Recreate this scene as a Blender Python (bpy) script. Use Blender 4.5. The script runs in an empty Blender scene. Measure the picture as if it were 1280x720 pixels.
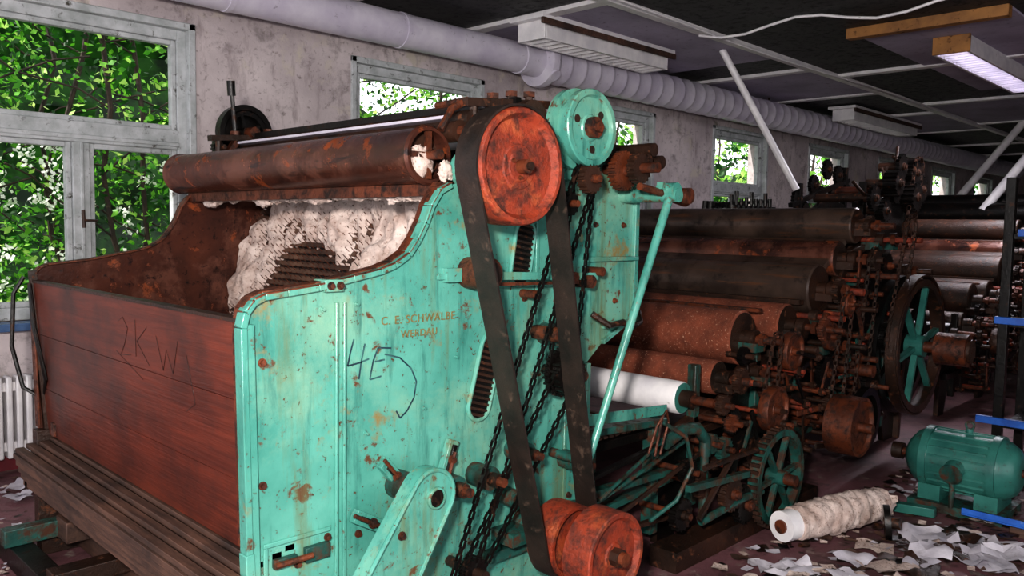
import bpy, math, random
from mathutils import Vector, Matrix, noise
random.seed(7)
S=bpy.context.scene
V=Vector
# ---------------------------------------------------------------- materials
def newmat(name):
    m=bpy.data.materials.new(name); m.use_nodes=True
    nt=m.node_tree; b=nt.nodes["Principled BSDF"]
    return m,nt,b
def rgb(r,g,b):
    f=lambda c:(c/255/12.92) if c/255<=0.04045 else ((c/255+0.055)/1.055)**2.4
    return (f(r),f(g),f(b),1)
def coords(nt,scale=(1,1,1)):
    tc=nt.nodes.new("ShaderNodeTexCoord"); mp=nt.nodes.new("ShaderNodeMapping")
    mp.inputs["Scale"].default_value=scale
    nt.links.new(tc.outputs["Object"],mp.inputs["Vector"]); return mp.outputs["Vector"]
def noi(nt,vec,scale,detail=6,rough=0.6,dist=0.0):
    n=nt.nodes.new("ShaderNodeTexNoise"); n.inputs["Scale"].default_value=scale
    n.inputs["Detail"].default_value=detail; n.inputs["Roughness"].default_value=rough
    n.inputs["Distortion"].default_value=dist
    nt.links.new(vec,n.inputs["Vector"]); return n.outputs["Fac"]
def ramp(nt,fac,a,b,c0=(0,0,0,1),c1=(1,1,1,1)):
    r=nt.nodes.new("ShaderNodeValToRGB"); r.color_ramp.elements[0].position=a; r.color_ramp.elements[1].position=b
    r.color_ramp.elements[0].color=c0; r.color_ramp.elements[1].color=c1
    nt.links.new(fac,r.inputs["Fac"]); return r.outputs["Color"]
def mix(nt,fac,a,b):
    m=nt.nodes.new("ShaderNodeMix"); m.data_type='RGBA'
    if isinstance(fac,float): m.inputs[0].default_value=fac
    else: nt.links.new(fac,m.inputs[0])
    for i,x in ((6,a),(7,b)):
        if isinstance(x,tuple): m.inputs[i].default_value=x
        else: nt.links.new(x,m.inputs[i])
    return m.outputs[2]
def surf(name,c1,c2,c3,sc=4,thr=(0.55,0.62),streak=None,thr2=(0.6,0.7),c4=None,rough=0.6,metal=0.0,bump=0.3,bsc=40,fine=14,extra=()):
    m,nt,b=newmat(name); v=coords(nt)
    col=mix(nt,ramp(nt,noi(nt,v,sc,5),0.35,0.65),c1,c2)
    for (svec,ns,th_,ce) in extra:
        ve=coords(nt,svec); col=mix(nt,ramp(nt,noi(nt,ve,ns,8,0.68,0.2),th_[0],th_[1]),col,ce)
    pf=ramp(nt,noi(nt,v,fine,9,0.7,0.3),thr[0],thr[1])
    col=mix(nt,pf,col,c3)
    if streak:
        v2=coords(nt,streak)
        col=mix(nt,ramp(nt,noi(nt,v2,6,8,0.65),thr2[0],thr2[1]),col,c4 or c3)
    nt.links.new(col,b.inputs["Base Color"])
    b.inputs["Metallic"].default_value=metal
    rr=nt.nodes.new("ShaderNodeMapRange"); rr.inputs[3].default_value=max(0.05,rough-0.12); rr.inputs[4].default_value=min(1,rough+0.25)
    nt.links.new(pf,rr.inputs[0]); nt.links.new(rr.outputs[0],b.inputs["Roughness"])
    bp=nt.nodes.new("ShaderNodeBump"); bp.inputs["Strength"].default_value=bump; bp.inputs["Distance"].default_value=0.01
    nt.links.new(noi(nt,v,bsc,8,0.7),bp.inputs["Height"]); nt.links.new(bp.outputs["Normal"],b.inputs["Normal"])
    return m
M={}
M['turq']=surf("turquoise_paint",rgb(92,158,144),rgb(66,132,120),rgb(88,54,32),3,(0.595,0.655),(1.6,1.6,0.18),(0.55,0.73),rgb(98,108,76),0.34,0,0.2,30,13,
   (((1,1,1),2.3,(0.5,0.72),rgb(120,160,138)),((3,3,.4),5,(0.53,0.72),rgb(44,96,88)),((1,1,1),48,(0.605,0.665),rgb(80,54,36)),((1,1,1),5,(0.59,0.69),rgb(128,112,72))))
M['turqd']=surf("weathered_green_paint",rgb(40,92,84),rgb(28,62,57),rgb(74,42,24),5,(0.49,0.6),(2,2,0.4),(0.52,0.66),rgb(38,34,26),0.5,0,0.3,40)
M['turqm']=surf("motor_green_paint",rgb(60,120,110),rgb(40,90,84),rgb(56,54,42),5,(0.58,0.7),None,rough=0.4,bump=0.15)
M['rusto']=surf("orange_rust",rgb(146,58,34),rgb(112,42,24),rgb(58,26,17),5,(0.46,0.66),None,rough=0.6,bump=0.7,bsc=60,fine=20,extra=(((1,1,1),9,(.52,.7),rgb(176,92,54)),((1,1,1),26,(.56,.67),rgb(64,30,21))))
M['rust']=surf("brown_rust",rgb(114,60,37),rgb(76,40,26),rgb(34,21,16),6,(0.46,0.62),None,rough=0.5,metal=0.2,bump=0.5,bsc=50,fine=18)
M['rustd']=surf("dark_rust",rgb(66,43,33),rgb(34,26,21),rgb(106,62,38),5,(0.56,0.66),None,rough=0.5,metal=0.2,bump=0.5,bsc=50,fine=20)
M['cover']=surf("rusted_sheet",rgb(94,54,42),rgb(58,38,34),rgb(170,84,36),3,(0.57,0.70),(4,0.5,4),(0.56,0.66),rgb(42,31,30),0.33,0.3,0.3,30,7,(((1,1,1),4,(.5,.6),rgb(108,70,58)),))
M['iron']=surf("black_iron",rgb(26,22,20),rgb(13,12,12),rgb(70,42,28),6,(0.58,0.68),None,rough=0.42,metal=0.3,bump=0.3)
M['belt']=surf("rubber_belt",rgb(46,34,29),rgb(25,20,17),rgb(84,66,54),8,(0.58,0.72),None,rough=0.6,bump=0.3,bsc=80)
M['drum']=surf("dull_drum_metal",rgb(94,77,68),rgb(62,50,45),rgb(36,28,24),3,(0.52,0.68),(5,0.35,5),(0.55,0.66),rgb(104,70,50),0.4,0.3,0.2,30,8)
M['rred']=surf("card_clothing",rgb(144,76,52),rgb(102,52,35),rgb(214,168,142),8,(0.59,0.67),None,rough=0.85,bump=1.0,bsc=110,fine=70)
M['fluff']=surf("wool_lint",rgb(222,204,196),rgb(178,154,144),rgb(100,72,58),9,(0.57,0.68),None,rough=0.95,bump=0.9,bsc=45,fine=24,extra=(((1,1,1),60,(.56,.66),rgb(136,106,94)),))
M['white']=surf("dirty_white_paint",rgb(232,228,228),rgb(206,202,206),rgb(120,104,94),5,(0.64,0.74),None,rough=0.5,bump=0.1)
M['frame']=surf("flaking_window_paint",rgb(196,198,200),rgb(160,164,164),rgb(72,68,60),8,(0.58,0.68),None,rough=0.6,bump=0.3)
M['duct']=surf("painted_duct",rgb(210,204,214),rgb(188,180,196),rgb(112,102,114),4,(0.62,0.72),None,rough=0.42,bump=0.08)
M['wallm']=surf("mottled_plaster",rgb(212,200,200),rgb(174,162,164),rgb(114,105,104),1.6,(0.53,0.75),(1.5,1.5,0.4),(0.55,0.73),rgb(142,129,129),0.85,0,0.35,18,5,(((1,1,1),22,(.57,.7),rgb(132,121,119)),((1,1,1),3,(.56,.66),rgb(196,186,174))))
M['ceil']=surf("dark_ceiling_board",rgb(62,61,61),rgb(44,44,44),rgb(32,32,32),1,(0.5,0.7),None,rough=0.7,bump=0.1)
M['panel']=surf("pale_ceiling_tile",rgb(182,174,194),rgb(154,146,164),rgb(108,100,108),1.5,(0.58,0.72),None,rough=0.85,bump=0.15)
M['ply']=surf("yellow_board",rgb(170,120,66),rgb(132,92,54),rgb(70,48,34),4,(0.56,0.68),None,rough=0.7)
M['blue']=surf("blue_paint",rgb(50,110,200),rgb(36,80,160),rgb(140,160,190),6,(0.66,0.74),None,rough=0.5)
M['sill']=surf("grey_blue_sill",rgb(90,120,160),rgb(70,96,134),rgb(70,60,50),6,(0.58,0.7),None,rough=0.5)
M['skirt']=surf("oxblood_skirting",rgb(110,28,38),rgb(76,22,30),rgb(60,50,48),4,(0.6,0.7),None,rough=0.6)
M['paper']=surf("crumpled_paper",rgb(214,208,216),rgb(178,172,182),rgb(120,100,92),6,(0.6,0.72),None,rough=0.85,bump=0.5,bsc=14)
M['ink']=surf("black_marker",rgb(34,60,70),rgb(22,42,54),rgb(50,92,92),9,(0.52,0.6),None,rough=0.6,bump=0)
M['txt']=surf("cast_lettering",rgb(120,108,70),rgb(100,92,60),rgb(90,66,40),20,(0.6,0.7),None,rough=0.5,bump=0.1)
M['floorm']=surf("dirty_floor",rgb(132,90,96),rgb(94,64,68),rgb(140,122,116),1.5,(0.56,0.68),None,rough=0.7,bump=0.6,bsc=25,fine=9,extra=(((1,1,1),7,(.53,.68),rgb(62,46,43)),))
M['bark']=surf("bark",rgb(60,46,36),rgb(36,28,24),rgb(90,80,64),9,(0.6,0.7),None,rough=0.9,bump=0.5)
def woodmat(name,a,b_,c,sc=(9,0.9,9),rough=0.4,th=(0.3,0.7)):
    m,nt,b=newmat(name); v=coords(nt,sc)
    col=mix(nt,ramp(nt,noi(nt,v,3,8,0.65,0.6),th[0],th[1]),a,b_)
    v2=coords(nt)
    col=mix(nt,ramp(nt,noi(nt,v2,2.5,7,0.7),0.46,0.7),col,c)
    nt.links.new(col,b.inputs["Base Color"]); b.inputs["Roughness"].default_value=rough
    bp=nt.nodes.new("ShaderNodeBump"); bp.inputs["Strength"].default_value=0.25; bp.inputs["Distance"].default_value=0.01
    nt.links.new(noi(nt,v,8,6),bp.inputs["Height"]); nt.links.new(bp.outputs["Normal"],b.inputs["Normal"]); return m
M['wood']=woodmat("red_brown_board",rgb(108,48,32),rgb(76,34,25),rgb(42,23,20),(5,0.6,12),0.36,(0.34,0.68))
M['woodd']=woodmat("old_dark_timber",rgb(106,76,62),rgb(52,36,31),rgb(30,23,21),rough=0.65)
M['woodl']=woodmat("lattice_slat",rgb(84,58,46),rgb(40,26,20),rgb(120,90,72),rough=0.7)
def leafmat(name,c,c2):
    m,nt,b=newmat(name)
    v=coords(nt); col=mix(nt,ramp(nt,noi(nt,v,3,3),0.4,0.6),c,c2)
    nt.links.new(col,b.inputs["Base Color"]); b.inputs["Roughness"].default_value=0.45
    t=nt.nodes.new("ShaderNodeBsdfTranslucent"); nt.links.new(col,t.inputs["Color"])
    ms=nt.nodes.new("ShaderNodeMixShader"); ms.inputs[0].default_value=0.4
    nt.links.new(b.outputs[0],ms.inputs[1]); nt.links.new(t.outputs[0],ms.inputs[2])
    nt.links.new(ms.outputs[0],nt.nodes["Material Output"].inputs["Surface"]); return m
M['leaf1']=leafmat("leaf_bright",rgb(116,184,50),rgb(66,142,36))
M['leaf2']=leafmat("leaf_deep",rgb(38,94,28),rgb(18,56,18))
M['leaf3']=leafmat("leaf_yellow",rgb(204,236,130),rgb(130,200,70))
M['hedge']=leafmat("hedge_dark_green",rgb(36,78,24),rgb(12,32,12))  # dark green of the hedge itself, seen through gaps in the leaves
M['bloss']=leafmat("blossom",rgb(244,244,240),rgb(220,232,210))
m,nt,b=newmat("lamp_tube"); b.inputs["Base Color"].default_value=rgb(235,235,255); b.inputs["Emission Color"].default_value=rgb(228,220,255); b.inputs["Emission Strength"].default_value=3.0; M['lamp']=m

# ---------------------------------------------------------------- geometry kit
def empty(name):
    e=bpy.data.objects.new(name,None); S.collection.objects.link(e); e.empty_display_size=0.1; return e
class Part:
    def __init__(s,name,parent=None,bevel=0.0,ang=38):
        s.n=name; s.p=parent; s.v=[]; s.f=[]; s.m=[]; s.ml=[]; s.bev=bevel; s.ang=ang
    def mi(s,k):
        if k not in s.ml: s.ml.append(k)
        return s.ml.index(k)
    def add(s,vs,fs,k):
        o=len(s.v); s.v+= [tuple(x) for x in vs]; mi=s.mi(k)
        for f in fs: s.f.append([i+o for i in f]); s.m.append(mi)
    def lathe(s,p,ax,prof,k,seg=24,cap=True,kcap=None):
        p=V(p); w=V(ax).normalized(); u=w.orthogonal().normalized(); t=w.cross(u)
        vs=[];fs=[]
        for (a,r) in prof:
            for i in range(seg):
                an=2*math.pi*i/seg
                vs.append(p+w*a+(u*math.cos(an)+t*math.sin(an))*r)
        n=len(prof)
        for j in range(n-1):
            for i in range(seg):
                i2=(i+1)%seg
                fs.append([j*seg+i,j*seg+i2,(j+1)*seg+i2,(j+1)*seg+i])
        s.add(vs,fs,k)
        if cap:
            s.add(vs[:seg][::-1],[list(range(seg))],kcap or k); s.add(vs[-seg:],[list(range(seg))],kcap or k)
    def cyl(s,p0,p1,r,k,seg=20,r2=None,kcap=None):
        p0=V(p0);p1=V(p1); L=(p1-p0).length
        s.lathe(p0,p1-p0,[(0,r),(L,r if r2 is None else r2)],k,seg,True,kcap)
    def cy(s,x,z,y0,y1,r,k,seg=24,kcap=None):
        s.cyl((x,y0,z),(x,y1,z),r,k,seg,None,kcap)
    def box(s,a,b,k):
        x0,y0,z0=a;x1,y1,z1=b
        vs=[(x0,y0,z0),(x1,y0,z0),(x1,y1,z0),(x0,y1,z0),(x0,y0,z1),(x1,y0,z1),(x1,y1,z1),(x0,y1,z1)]
        s.add(vs,[[0,3,2,1],[4,5,6,7],[0,1,5,4],[1,2,6,5],[2,3,7,6],[3,0,4,7]],k)
    def beam(s,p0,p1,w,h,k,up=(0,0,1)):
        p0=V(p0);p1=V(p1); d=(p1-p0).normalized(); upv=V(up)
        if abs(d.dot(upv))>0.98: upv=V((0,1,0))
        a=d.cross(upv).normalized()*w/2; c=a.cross(d).normalized()*h/2
        vs=[p0-a-c,p0+a-c,p0+a+c,p0-a+c,p1-a-c,p1+a-c,p1+a+c,p1-a+c]
        s.add(vs,[[0,3,2,1],[4,5,6,7],[0,1,5,4],[1,2,6,5],[2,3,7,6],[3,0,4,7]],k)
    def prism(s,prof,y0,y1,k,kedge=None):
        n=len(prof); vs=[(x,y0,z) for x,z in prof]+[(x,y1,z) for x,z in prof]
        s.add(vs,[list(range(n)),list(range(2*n-1,n-1,-1))],k)
        s.add(vs,[[i,i+n,(i+1)%n+n,(i+1)%n] for i in range(n)],kedge or k)
    def tube(s,pts,r,k,seg=8,closed=False):
        pts=[V(p) for p in pts]; n=len(pts); vs=[];fs=[]
        t0=(pts[1]-pts[0]).normalized(); u=t0.orthogonal().normalized()
        for i,p in enumerate(pts):
            if closed: t=(pts[(i+1)%n]-pts[i-1]).normalized()
            else: t=(pts[min(i+1,n-1)]-pts[max(i-1,0)]).normalized()
            u=(u-t*u.dot(t)).normalized(); w=t.cross(u)
            for j in range(seg):
                a=2*math.pi*j/seg; vs.append(p+(u*math.cos(a)+w*math.sin(a))*r)
        for i in range(n if closed else n-1):
            i2=(i+1)%n
            for j in range(seg):
                j2=(j+1)%seg; fs.append([i*seg+j,i*seg+j2,i2*seg+j2,i2*seg+j])
        s.add(vs,fs,k)
        if not closed:
            s.add(vs[:seg],[list(range(seg))[::-1]],k); s.add(vs[-seg:],[list(range(seg))],k)
    def gear(s,x,z,y0,y1,r,k,teeth=20,hub='rust'):
        prof=[]
        for i in range(teeth):
            for j,rr in ((0,0.88),(0.25,0.88),(0.4,1),(0.65,1),(0.8,0.88)):
                a=2*math.pi*(i+j)/teeth; prof.append((x+math.cos(a)*r*rr,z+math.sin(a)*r*rr))
        s.prism(prof,y0,y1,k)
        s.cy(x,z,y0-0.02,y1+0.01,r*0.3,hub,14)
        s.cy(x,z,y0-0.035,y0,r*0.12+0.008,hub,10)
    def disc(s,x,z,y0,y1,r,k,hub='rust'):
        w=y1-y0
        s.lathe((x,y0,z),(0,1,0),[(0.012,0.0001),(0.012,r*0.28),(0.016,r*0.3),(0.016,r*0.84),(0.0,r*0.88),(0,r*0.985),(0.006,r),(w-0.006,r),(w,r*0.985)],k,40)
        s.cy(x,z,y0-0.02,y0+0.03,r*0.2,hub,16); s.cy(x,z,y0-0.045,y0,r*0.1,'rustd',6)
    def wheel(s,x,z,y0,y1,r,k,sp=6,rim=0.06,ph=0.3,hub='rust',krim=None):
        w=y1-y0
        s.lathe((x,y0,z),(0,1,0),[(0,r-rim),(0,r),(w,r),(w,r-rim),(0,r-rim)],krim or k,48,False)
        s.cy(x,z,y0-0.02,y1+0.02,max(0.035,r*0.16),k,20); s.cy(x,z,y0-0.07,y0,max(0.016,r*0.07),hub,12)
        ym=(y0+y1)/2
        for i in range(sp):
            a=ph+2*math.pi*i/sp; c,t=math.cos(a),math.sin(a)
            s.beam((x+c*r*0.1,ym,z+t*r*0.1),(x+c*(r-rim*0.6),ym,z+t*(r-rim*0.6)),max(0.02,rim*0.55),w*0.5,k,(0,1,0))
    def bolt(s,x,y,z,r=0.014,k='rust'):
        s.cyl((x,y-0.014,z),(x,y,z),r,k,6); s.cyl((x,y-0.004,z),(x,y+0.002,z),r*1.5,k,12)
    def chain(s,pts,y,w,k='iron',pitch=0.026):
        P=[V((a,y,b)) for a,b in pts]; carry=0.0; c=0
        for i in range(len(P)-1):
            a,b=P[i],P[i+1]; l=(b-a).length; dr=(b-a)/max(l,1e-6); t=carry
            while t<l:
                p=a+dr*t; q=p+dr*pitch*1.15
                if c%2: 
                    s.beam(p+V((0,-w/2,0)),q+V((0,-w/2,0)),0.012,0.003,k,(0,1,0)); s.beam(p+V((0,w/2,0)),q+V((0,w/2,0)),0.012,0.003,k,(0,1,0))
                else:
                    s.beam(p,q,0.010,w*0.75,k,(0,1,0))
                t+=pitch; c+=1
            carry=t-l
    def done(s):
        me=bpy.data.meshes.new(s.n); me.from_pydata(s.v,[],s.f); 
        for k in s.ml: me.materials.append(M[k])
        me.polygons.foreach_set("material_index",s.m)
        me.polygons.foreach_set("use_smooth",[True]*len(me.polygons))
        me.update()
        try: me.set_sharp_from_angle(angle=math.radians(s.ang))
        except Exception: pass
        o=bpy.data.objects.new(s.n,me); S.collection.objects.link(o)
        if s.p: o.parent=s.p
        if s.bev:
            md=o.modifiers.new("b",'BEVEL'); md.width=s.bev; md.segments=2; md.limit_method='ANGLE'; md.angle_limit=math.radians(50)
        return o
def loop2(c1,r1,c2,r2,n=16):
    c1=V(c1);c2=V(c2); d=c2-c1; L=d.length; base=math.atan2(d.y,d.x); al=math.acos((r1-r2)/L)
    p=[]
    a0=base+al; a1=base+2*math.pi-al
    for i in range(n+1):
        a=a0+(a1-a0)*i/n; p.append((c1.x+r1*math.cos(a),c1.y+r1*math.sin(a)))
    a0=base-al; a1=base+al
    for i in range(n+1):
        a=a0+(a1-a0)*i/n; p.append((c2.x+r2*math.cos(a),c2.y+r2*math.sin(a)))
    return p
def closed(q): return q+[q[0]]
def belt(part,path,y0,y1,th,k):
    n=len(path); vs=[]
    for i in range(n):
        a=V(path[i-1]);b_=V(path[(i+1)%n]); t=(b_-a).normalized(); nn=V((t.y,-t.x))
        p=V(path[i]); q=p+nn*th
        vs+= [(p.x,y0,p.y),(p.x,y1,p.y),(q.x,y1,q.y),(q.x,y0,q.y)]
    fs=[]
    for i in range(n):
        j=(i+1)%n
        for a in range(4):
            b_=(a+1)%4; fs.append([i*4+a,i*4+b_,j*4+b_,j*4+a])
    part.add(vs,fs,k)

# ---------------------------------------------------------------- room
YW=5.9; ZC=3.45; X0=-3.0; X1=26.0; YR=-5.0
p=Part("floor"); p.box((X0,YR,-0.1),(X1,YW+0.3,0),'floorm'); p.done()
p=Part("ceiling"); p.box((X0,YR,ZC),(X1,YW+0.3,ZC+0.12),'ceil'); p.done()
wins=[(1.16+2.87*k,2.65+2.87*k) for k in range(-1,8)]
ZS,ZT=0.95,2.99
p=Part("wall_left")
p.box((X0,YW,0),(X1,YW+0.3,ZS),'wallm'); p.box((X0,YW,ZT),(X1,YW+0.3,ZC),'wallm')
xs=X0
for a,b_ in wins:
    p.box((xs,YW,ZS),(a,YW+0.3,ZT),'wallm'); xs=b_
p.box((xs,YW,ZS),(X1,YW+0.3,ZT),'wallm'); p.done()
p=Part("wall_back"); p.box((X1,YR,0),(X1+0.2,YW+0.3,ZC),'wallm'); p.done()
p=Part("wall_right"); p.box((5.0,YR-0.2,0),(X1,YR,ZC),'wallm'); p.done()
p=Part("baseboard_left"); p.box((X0,YW-0.025,0),(X1,YW,0.16),'skirt'); p.done()
for i,(a,b_) in enumerate(wins):
    p=Part("window_%d"%(i+1),None,0.006); y0,y1=YW+0.05,YW+0.12; fw=0.09
    zt=2.12
    p.box((a,y0,ZS),(a+fw,y1,ZT),'frame'); p.box((b_-fw,y0,ZS),(b_,y1,ZT),'frame')
    p.box((a+fw,y0,ZT-0.09),(b_-fw,y1,ZT),'frame'); p.box((a+fw,y0,ZS),(b_-fw,y1,ZS+0.08),'frame')
    p.box((a+fw,y0-0.01,zt),(b_-fw,y1,zt+0.14),'frame'); p.box((a+fw,y0-0.03,zt+0.02),(b_-fw,y0-0.01,zt+0.05),'frame')
    xm=(a+b_)/2; p.box((xm-0.055,y0-0.005,ZS+0.08),(xm+0.055,y1,zt),'frame'); p.box((xm-0.012,y0-0.02,ZS+0.08),(xm+0.012,y0-0.005,zt),'frame')
    for (u,w,z0,z1) in ((a+fw,xm-0.055,ZS+0.08,zt),(xm+0.055,b_-fw,ZS+0.08,zt),(a+fw,b_-fw,zt+0.14,ZT-0.09)):
        t=0.035
        p.box((u,y0+0.02,z0),(u+t,y1+0.01,z1),'frame'); p.box((w-t,y0+0.02,z0),(w,y1+0.01,z1),'frame')
        p.box((u+t,y0+0.02,z0),(w-t,y1+0.01,z0+t),'frame'); p.box((u+t,y0+0.02,z1-t),(w-t,y1+0.01,z1),'frame')
    p.box((a-0.02,YW-0.02,ZS),(a+0.03,YW+0.05,ZT+0.03),'frame'); p.box((b_-0.03,YW-0.02,ZS),(b_+0.02,YW+0.05,ZT+0.03),'frame')
    p.box((a-0.02,YW-0.02,ZT-0.02),(b_+0.02,YW+0.05,ZT+0.03),'frame')
    p.box((a-0.06,YW-0.14,ZS-0.05),(b_+0.06,YW+0.05,ZS),'sill' if i<2 else 'frame')
    p.cyl((xm,y0-0.03,1.55),(xm,y0-0.02,1.67),0.012,'rustd',8); p.beam((xm,y0-0.03,1.6),(xm+0.09,y0-0.03,1.6),0.015,0.015,'rustd')
    p.done()
p=Part("ceiling_battens",None)
p.box((3.0,4.14,ZC-0.05),(24,4.22,ZC),'white')
p.box((3.0,1.2,ZC-0.04),(24,1.26,ZC),'white')
for x in (3.9,5.3,9.0,11.0,13.3,15.8,18.5,21):
    p.box((x-0.06,4.22,ZC-0.035),(x+0.06,5.88,ZC),'white'); 
for x in (9.6,12.4,15.0,18.0): p.box((x-0.06,1.26,ZC-0.035),(x+0.06,4.14,ZC),'white')
p.done()
p=Part("ceiling_tiles",None)
for a in ((5.36,4.24,8.2,5.86),(9.1,4.24,10.9,5.86),(13.4,4.24,15.7,5.86),(7.6,1.9,11.6,3.2),(12.45,1.3,14.9,4.1)):
    p.box((a[0],a[1],ZC-0.02),(a[2],a[3],ZC-0.001),'panel')
p.box((7.5,1.9,ZC-0.09),(7.6,3.2,ZC-0.001),'ply')
p.done()
p=Part("ventilation_duct"); 
p.lathe((1.5,5.5,3.2),(1,0,0),[(0,0.14),(1.2,0.14),(1.2,0.146),(1.24,0.146),(1.24,0.14),(2.7,.14),(2.7,0.146),(2.74,0.146),(2.74,0.14),(4.1,0.14),(4.1,0.15),(4.16,0.15),(4.16,0.14),(4.35,0.15)],'duct',32)
pr=[(4.35,0.15),(4.36,0.235),(4.42,0.245),(4.46,0.235),(4.5,0.19)]
x=4.5
while x<21.5:
    pr+=[(x,0.18),(x+0.16,0.18),(x+0.17,0.186),(x+0.19,0.186),(x+0.2,0.18)]; x+=0.22
p.lathe((1.5,5.5,3.2),(1,0,0),pr,'duct',32)
p.cyl((5.92,5.3,3.05),(5.92,5.42,3.16),0.06,'duct'); 
for x in (3.2,7.5,10.5,13.5,16.5,19.5): p.beam((x,5.5,3.38),(x,5.5,ZC),0.03,0.01,'rustd')
p.done()
def lamp(x0,x1,y,back=False,on=False,name="fluorescent_lamp"):
    p=Part(name,None,0.004)
    zt=ZC-0.02
    if back: p.box((x0-0.1,y-0.2,zt-0.04),(x1+0.1,y+0.2,zt),'white'); p.box((x0-0.1,y-0.21,zt-0.09),(x1+0.1,y-0.18,zt-0.04),'woodd'); zt-=0.04
    p.prism([(x0,zt),(x1,zt),(x1,zt-0.07),(x0,zt-0.07)],y-0.14,y+0.14,'white')
    p.box((x0,y-0.16,zt-0.16),(x1,y-0.13,zt-0.05),'white'); p.box((x0,y+0.13,zt-0.16),(x1,y+0.16,zt-0.05),'white')
    p.box((x0-0.03,y-0.16,zt-0.16),(x0,y+0.16,zt),'ply' if on else 'white'); p.box((x1,y-0.16,zt-0.16),(x1+0.03,y+0.16,zt),'white')
    for yy in (-0.06,0.06): p.cyl((x0,y+yy,zt-0.11),(x1,y+yy,zt-0.11),0.024,'lamp' if on else 'white',12)
    x=x0+0.1
    while x<x1: p.box((x,y-0.13,zt-0.16),(x+0.008,y+0.13,zt-0.085),'white'); x+=0.12
    p.done()
lamp(5.3,7.1,5.02,True); lamp(8.3,11.0,2.55,False,True); lamp(11.9,14.4,5.05,True); lamp(16.5,18.5,3.2); lamp(12.5,14.5,2.0)
p=Part("hanging_conduit"); p.cyl((7.48,4.45,3.43),(7.9,3.8,2.03),0.035,'white',12); p.done()
p=Part("hanging_conduit"); p.cyl((15.1,3.5,3.44),(14.2,4.36,1.9),0.06,'white',12); p.done()
p=Part("hanging_conduit"); p.cyl((13.05,2.45,3.44),(12.2,3.26,1.93),0.06,'white',12); p.done()
p=Part("ceiling_cable"); p.tube([(6.65+0.03*i,4.2-2.6*i/12,ZC-0.06-0.05*math.sin(i*1.1)) for i in range(13)],0.012,'white',6); p.tube([(x*1.0,4.05+0.05*math.sin(x),ZC-0.07) for x in range(4,16)],0.012,'white',6); p.done()
p=Part("radiator",None,0.01)
x=1.0
while x<1.72: p.box((x,5.76,0.1),(x+0.035,5.86,0.62),'white'); x+=0.055
p.box((0.98,5.79,0.14),(1.74,5.83,0.2),'white'); p.box((0.98,5.79,0.52),(1.74,5.83,0.58),'white')
p.tube([(1.3,5.72,0.0),(1.3,5.72,0.5),(1.3,5.76,0.55),(1.3,5.79,0.55)],0.015,'white'); 
p.box((1.05,5.8,0),(1.08,5.84,0.12),'white'); p.box((1.62,5.8,0),(1.65,5.84,0.12),'white'); p.done()

# ---------------------------------------------------------------- outside
def foliage(name,xr,yr,zr,n,size,seed,mats=('leaf1','leaf2','leaf1','leaf3')):
    random.seed(seed); p=Part(name)
    for i in range(int((xr[1]-xr[0])*1.6)):
        x=random.uniform(*xr); y=random.uniform(*yr); q=[V((x,y,-0.2))]
        for j in range(9): q.append(q[-1]+V((random.uniform(-.16,.2),random.uniform(-.12,.12),0.55)))
        p.tube(q,0.022,'bark',6)
        for j in range(3,9):
            r=[q[j]]
            dx=random.choice((-1,1))*random.uniform(.15,.3)
            for k in range(4): r.append(r[-1]+V((dx,random.uniform(-.1,.1),random.uniform(.02,.2))))
            p.tube(r,0.009,'bark',5)
    c=0
    while c<n:
        ctr=V((random.uniform(*xr),random.uniform(*yr),random.uniform(*zr)))
        if noise.noise(ctr*1.1)<-0.08: continue
        mk=random.choice(mats); 
        for k in range(14):
            q=ctr+V((random.gauss(0,.13),random.gauss(0,.13),random.gauss(0,.1)))
            d=V((random.gauss(0,1),random.gauss(0,.6),random.gauss(-.3,.7))).normalized(); sd=d.orthogonal().normalized(); sd.rotate(Matrix.Rotation(random.uniform(0,6.28),3,d))
            L=size*random.uniform(.7,1.3); w=L*0.28
            p.add([q,q+d*L*.45+sd*w,q+d*L,q+d*L*.45-sd*w],[[0,1,2,3]],mk if random.random()<.8 else 'leaf2'); c+=1
    return p
p=foliage("garden_bush",(0.6,8.5),(7.0,9.2),(-0.1,5.2),34000,0.07,3)
random.seed(5)
for i in range(130):
    c=V((random.uniform(.8,4.2),random.uniform(6.9,7.7),random.uniform(.6,2.3)))
    for k in range(16):
        q=c+V((random.gauss(0,.04),random.gauss(0,.04),random.gauss(0,.04))); a=V((random.gauss(0,1),random.gauss(0,1),random.gauss(0,1))).normalized()*.018; b2=a.orthogonal()
        p.add([q-a,q-b2,q+a,q+b2],[[0,1,2,3]],'bloss')
p.done()
p=foliage("garden_bush",(8.5,36),(8.0,12),(-0.1,4.6),14000,0.17,9,('leaf1','leaf3','leaf3','leaf2')); p.done()
p=Part("hedge_backdrop"); 
n=120; vs=[];fs=[]
for i in range(n+1):
    for j in range(25):
        x=-4+i*0.45; z=-0.1+j*(0.21 if x<5.5 else .15)
        d=noise.noise(V((x*1.3,z*1.3,0)))*0.7+noise.noise(V((x*5,z*5,2)))*0.25
        zz=z+(noise.noise(V((x*.8,0,7)))*1.3 if j==24 else 0)
        vs.append((x,11.5+d+0.2*x*0.5,zz))
for i in range(n):
    for j in range(24): a=i*25+j; fs.append([a,a+1,a+26,a+25])
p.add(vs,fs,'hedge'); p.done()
p=Part("garden_ground"); p.box((-6,YW+0.3,-0.15),(50,20,-0.1),'leaf2'); p.done()

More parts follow.
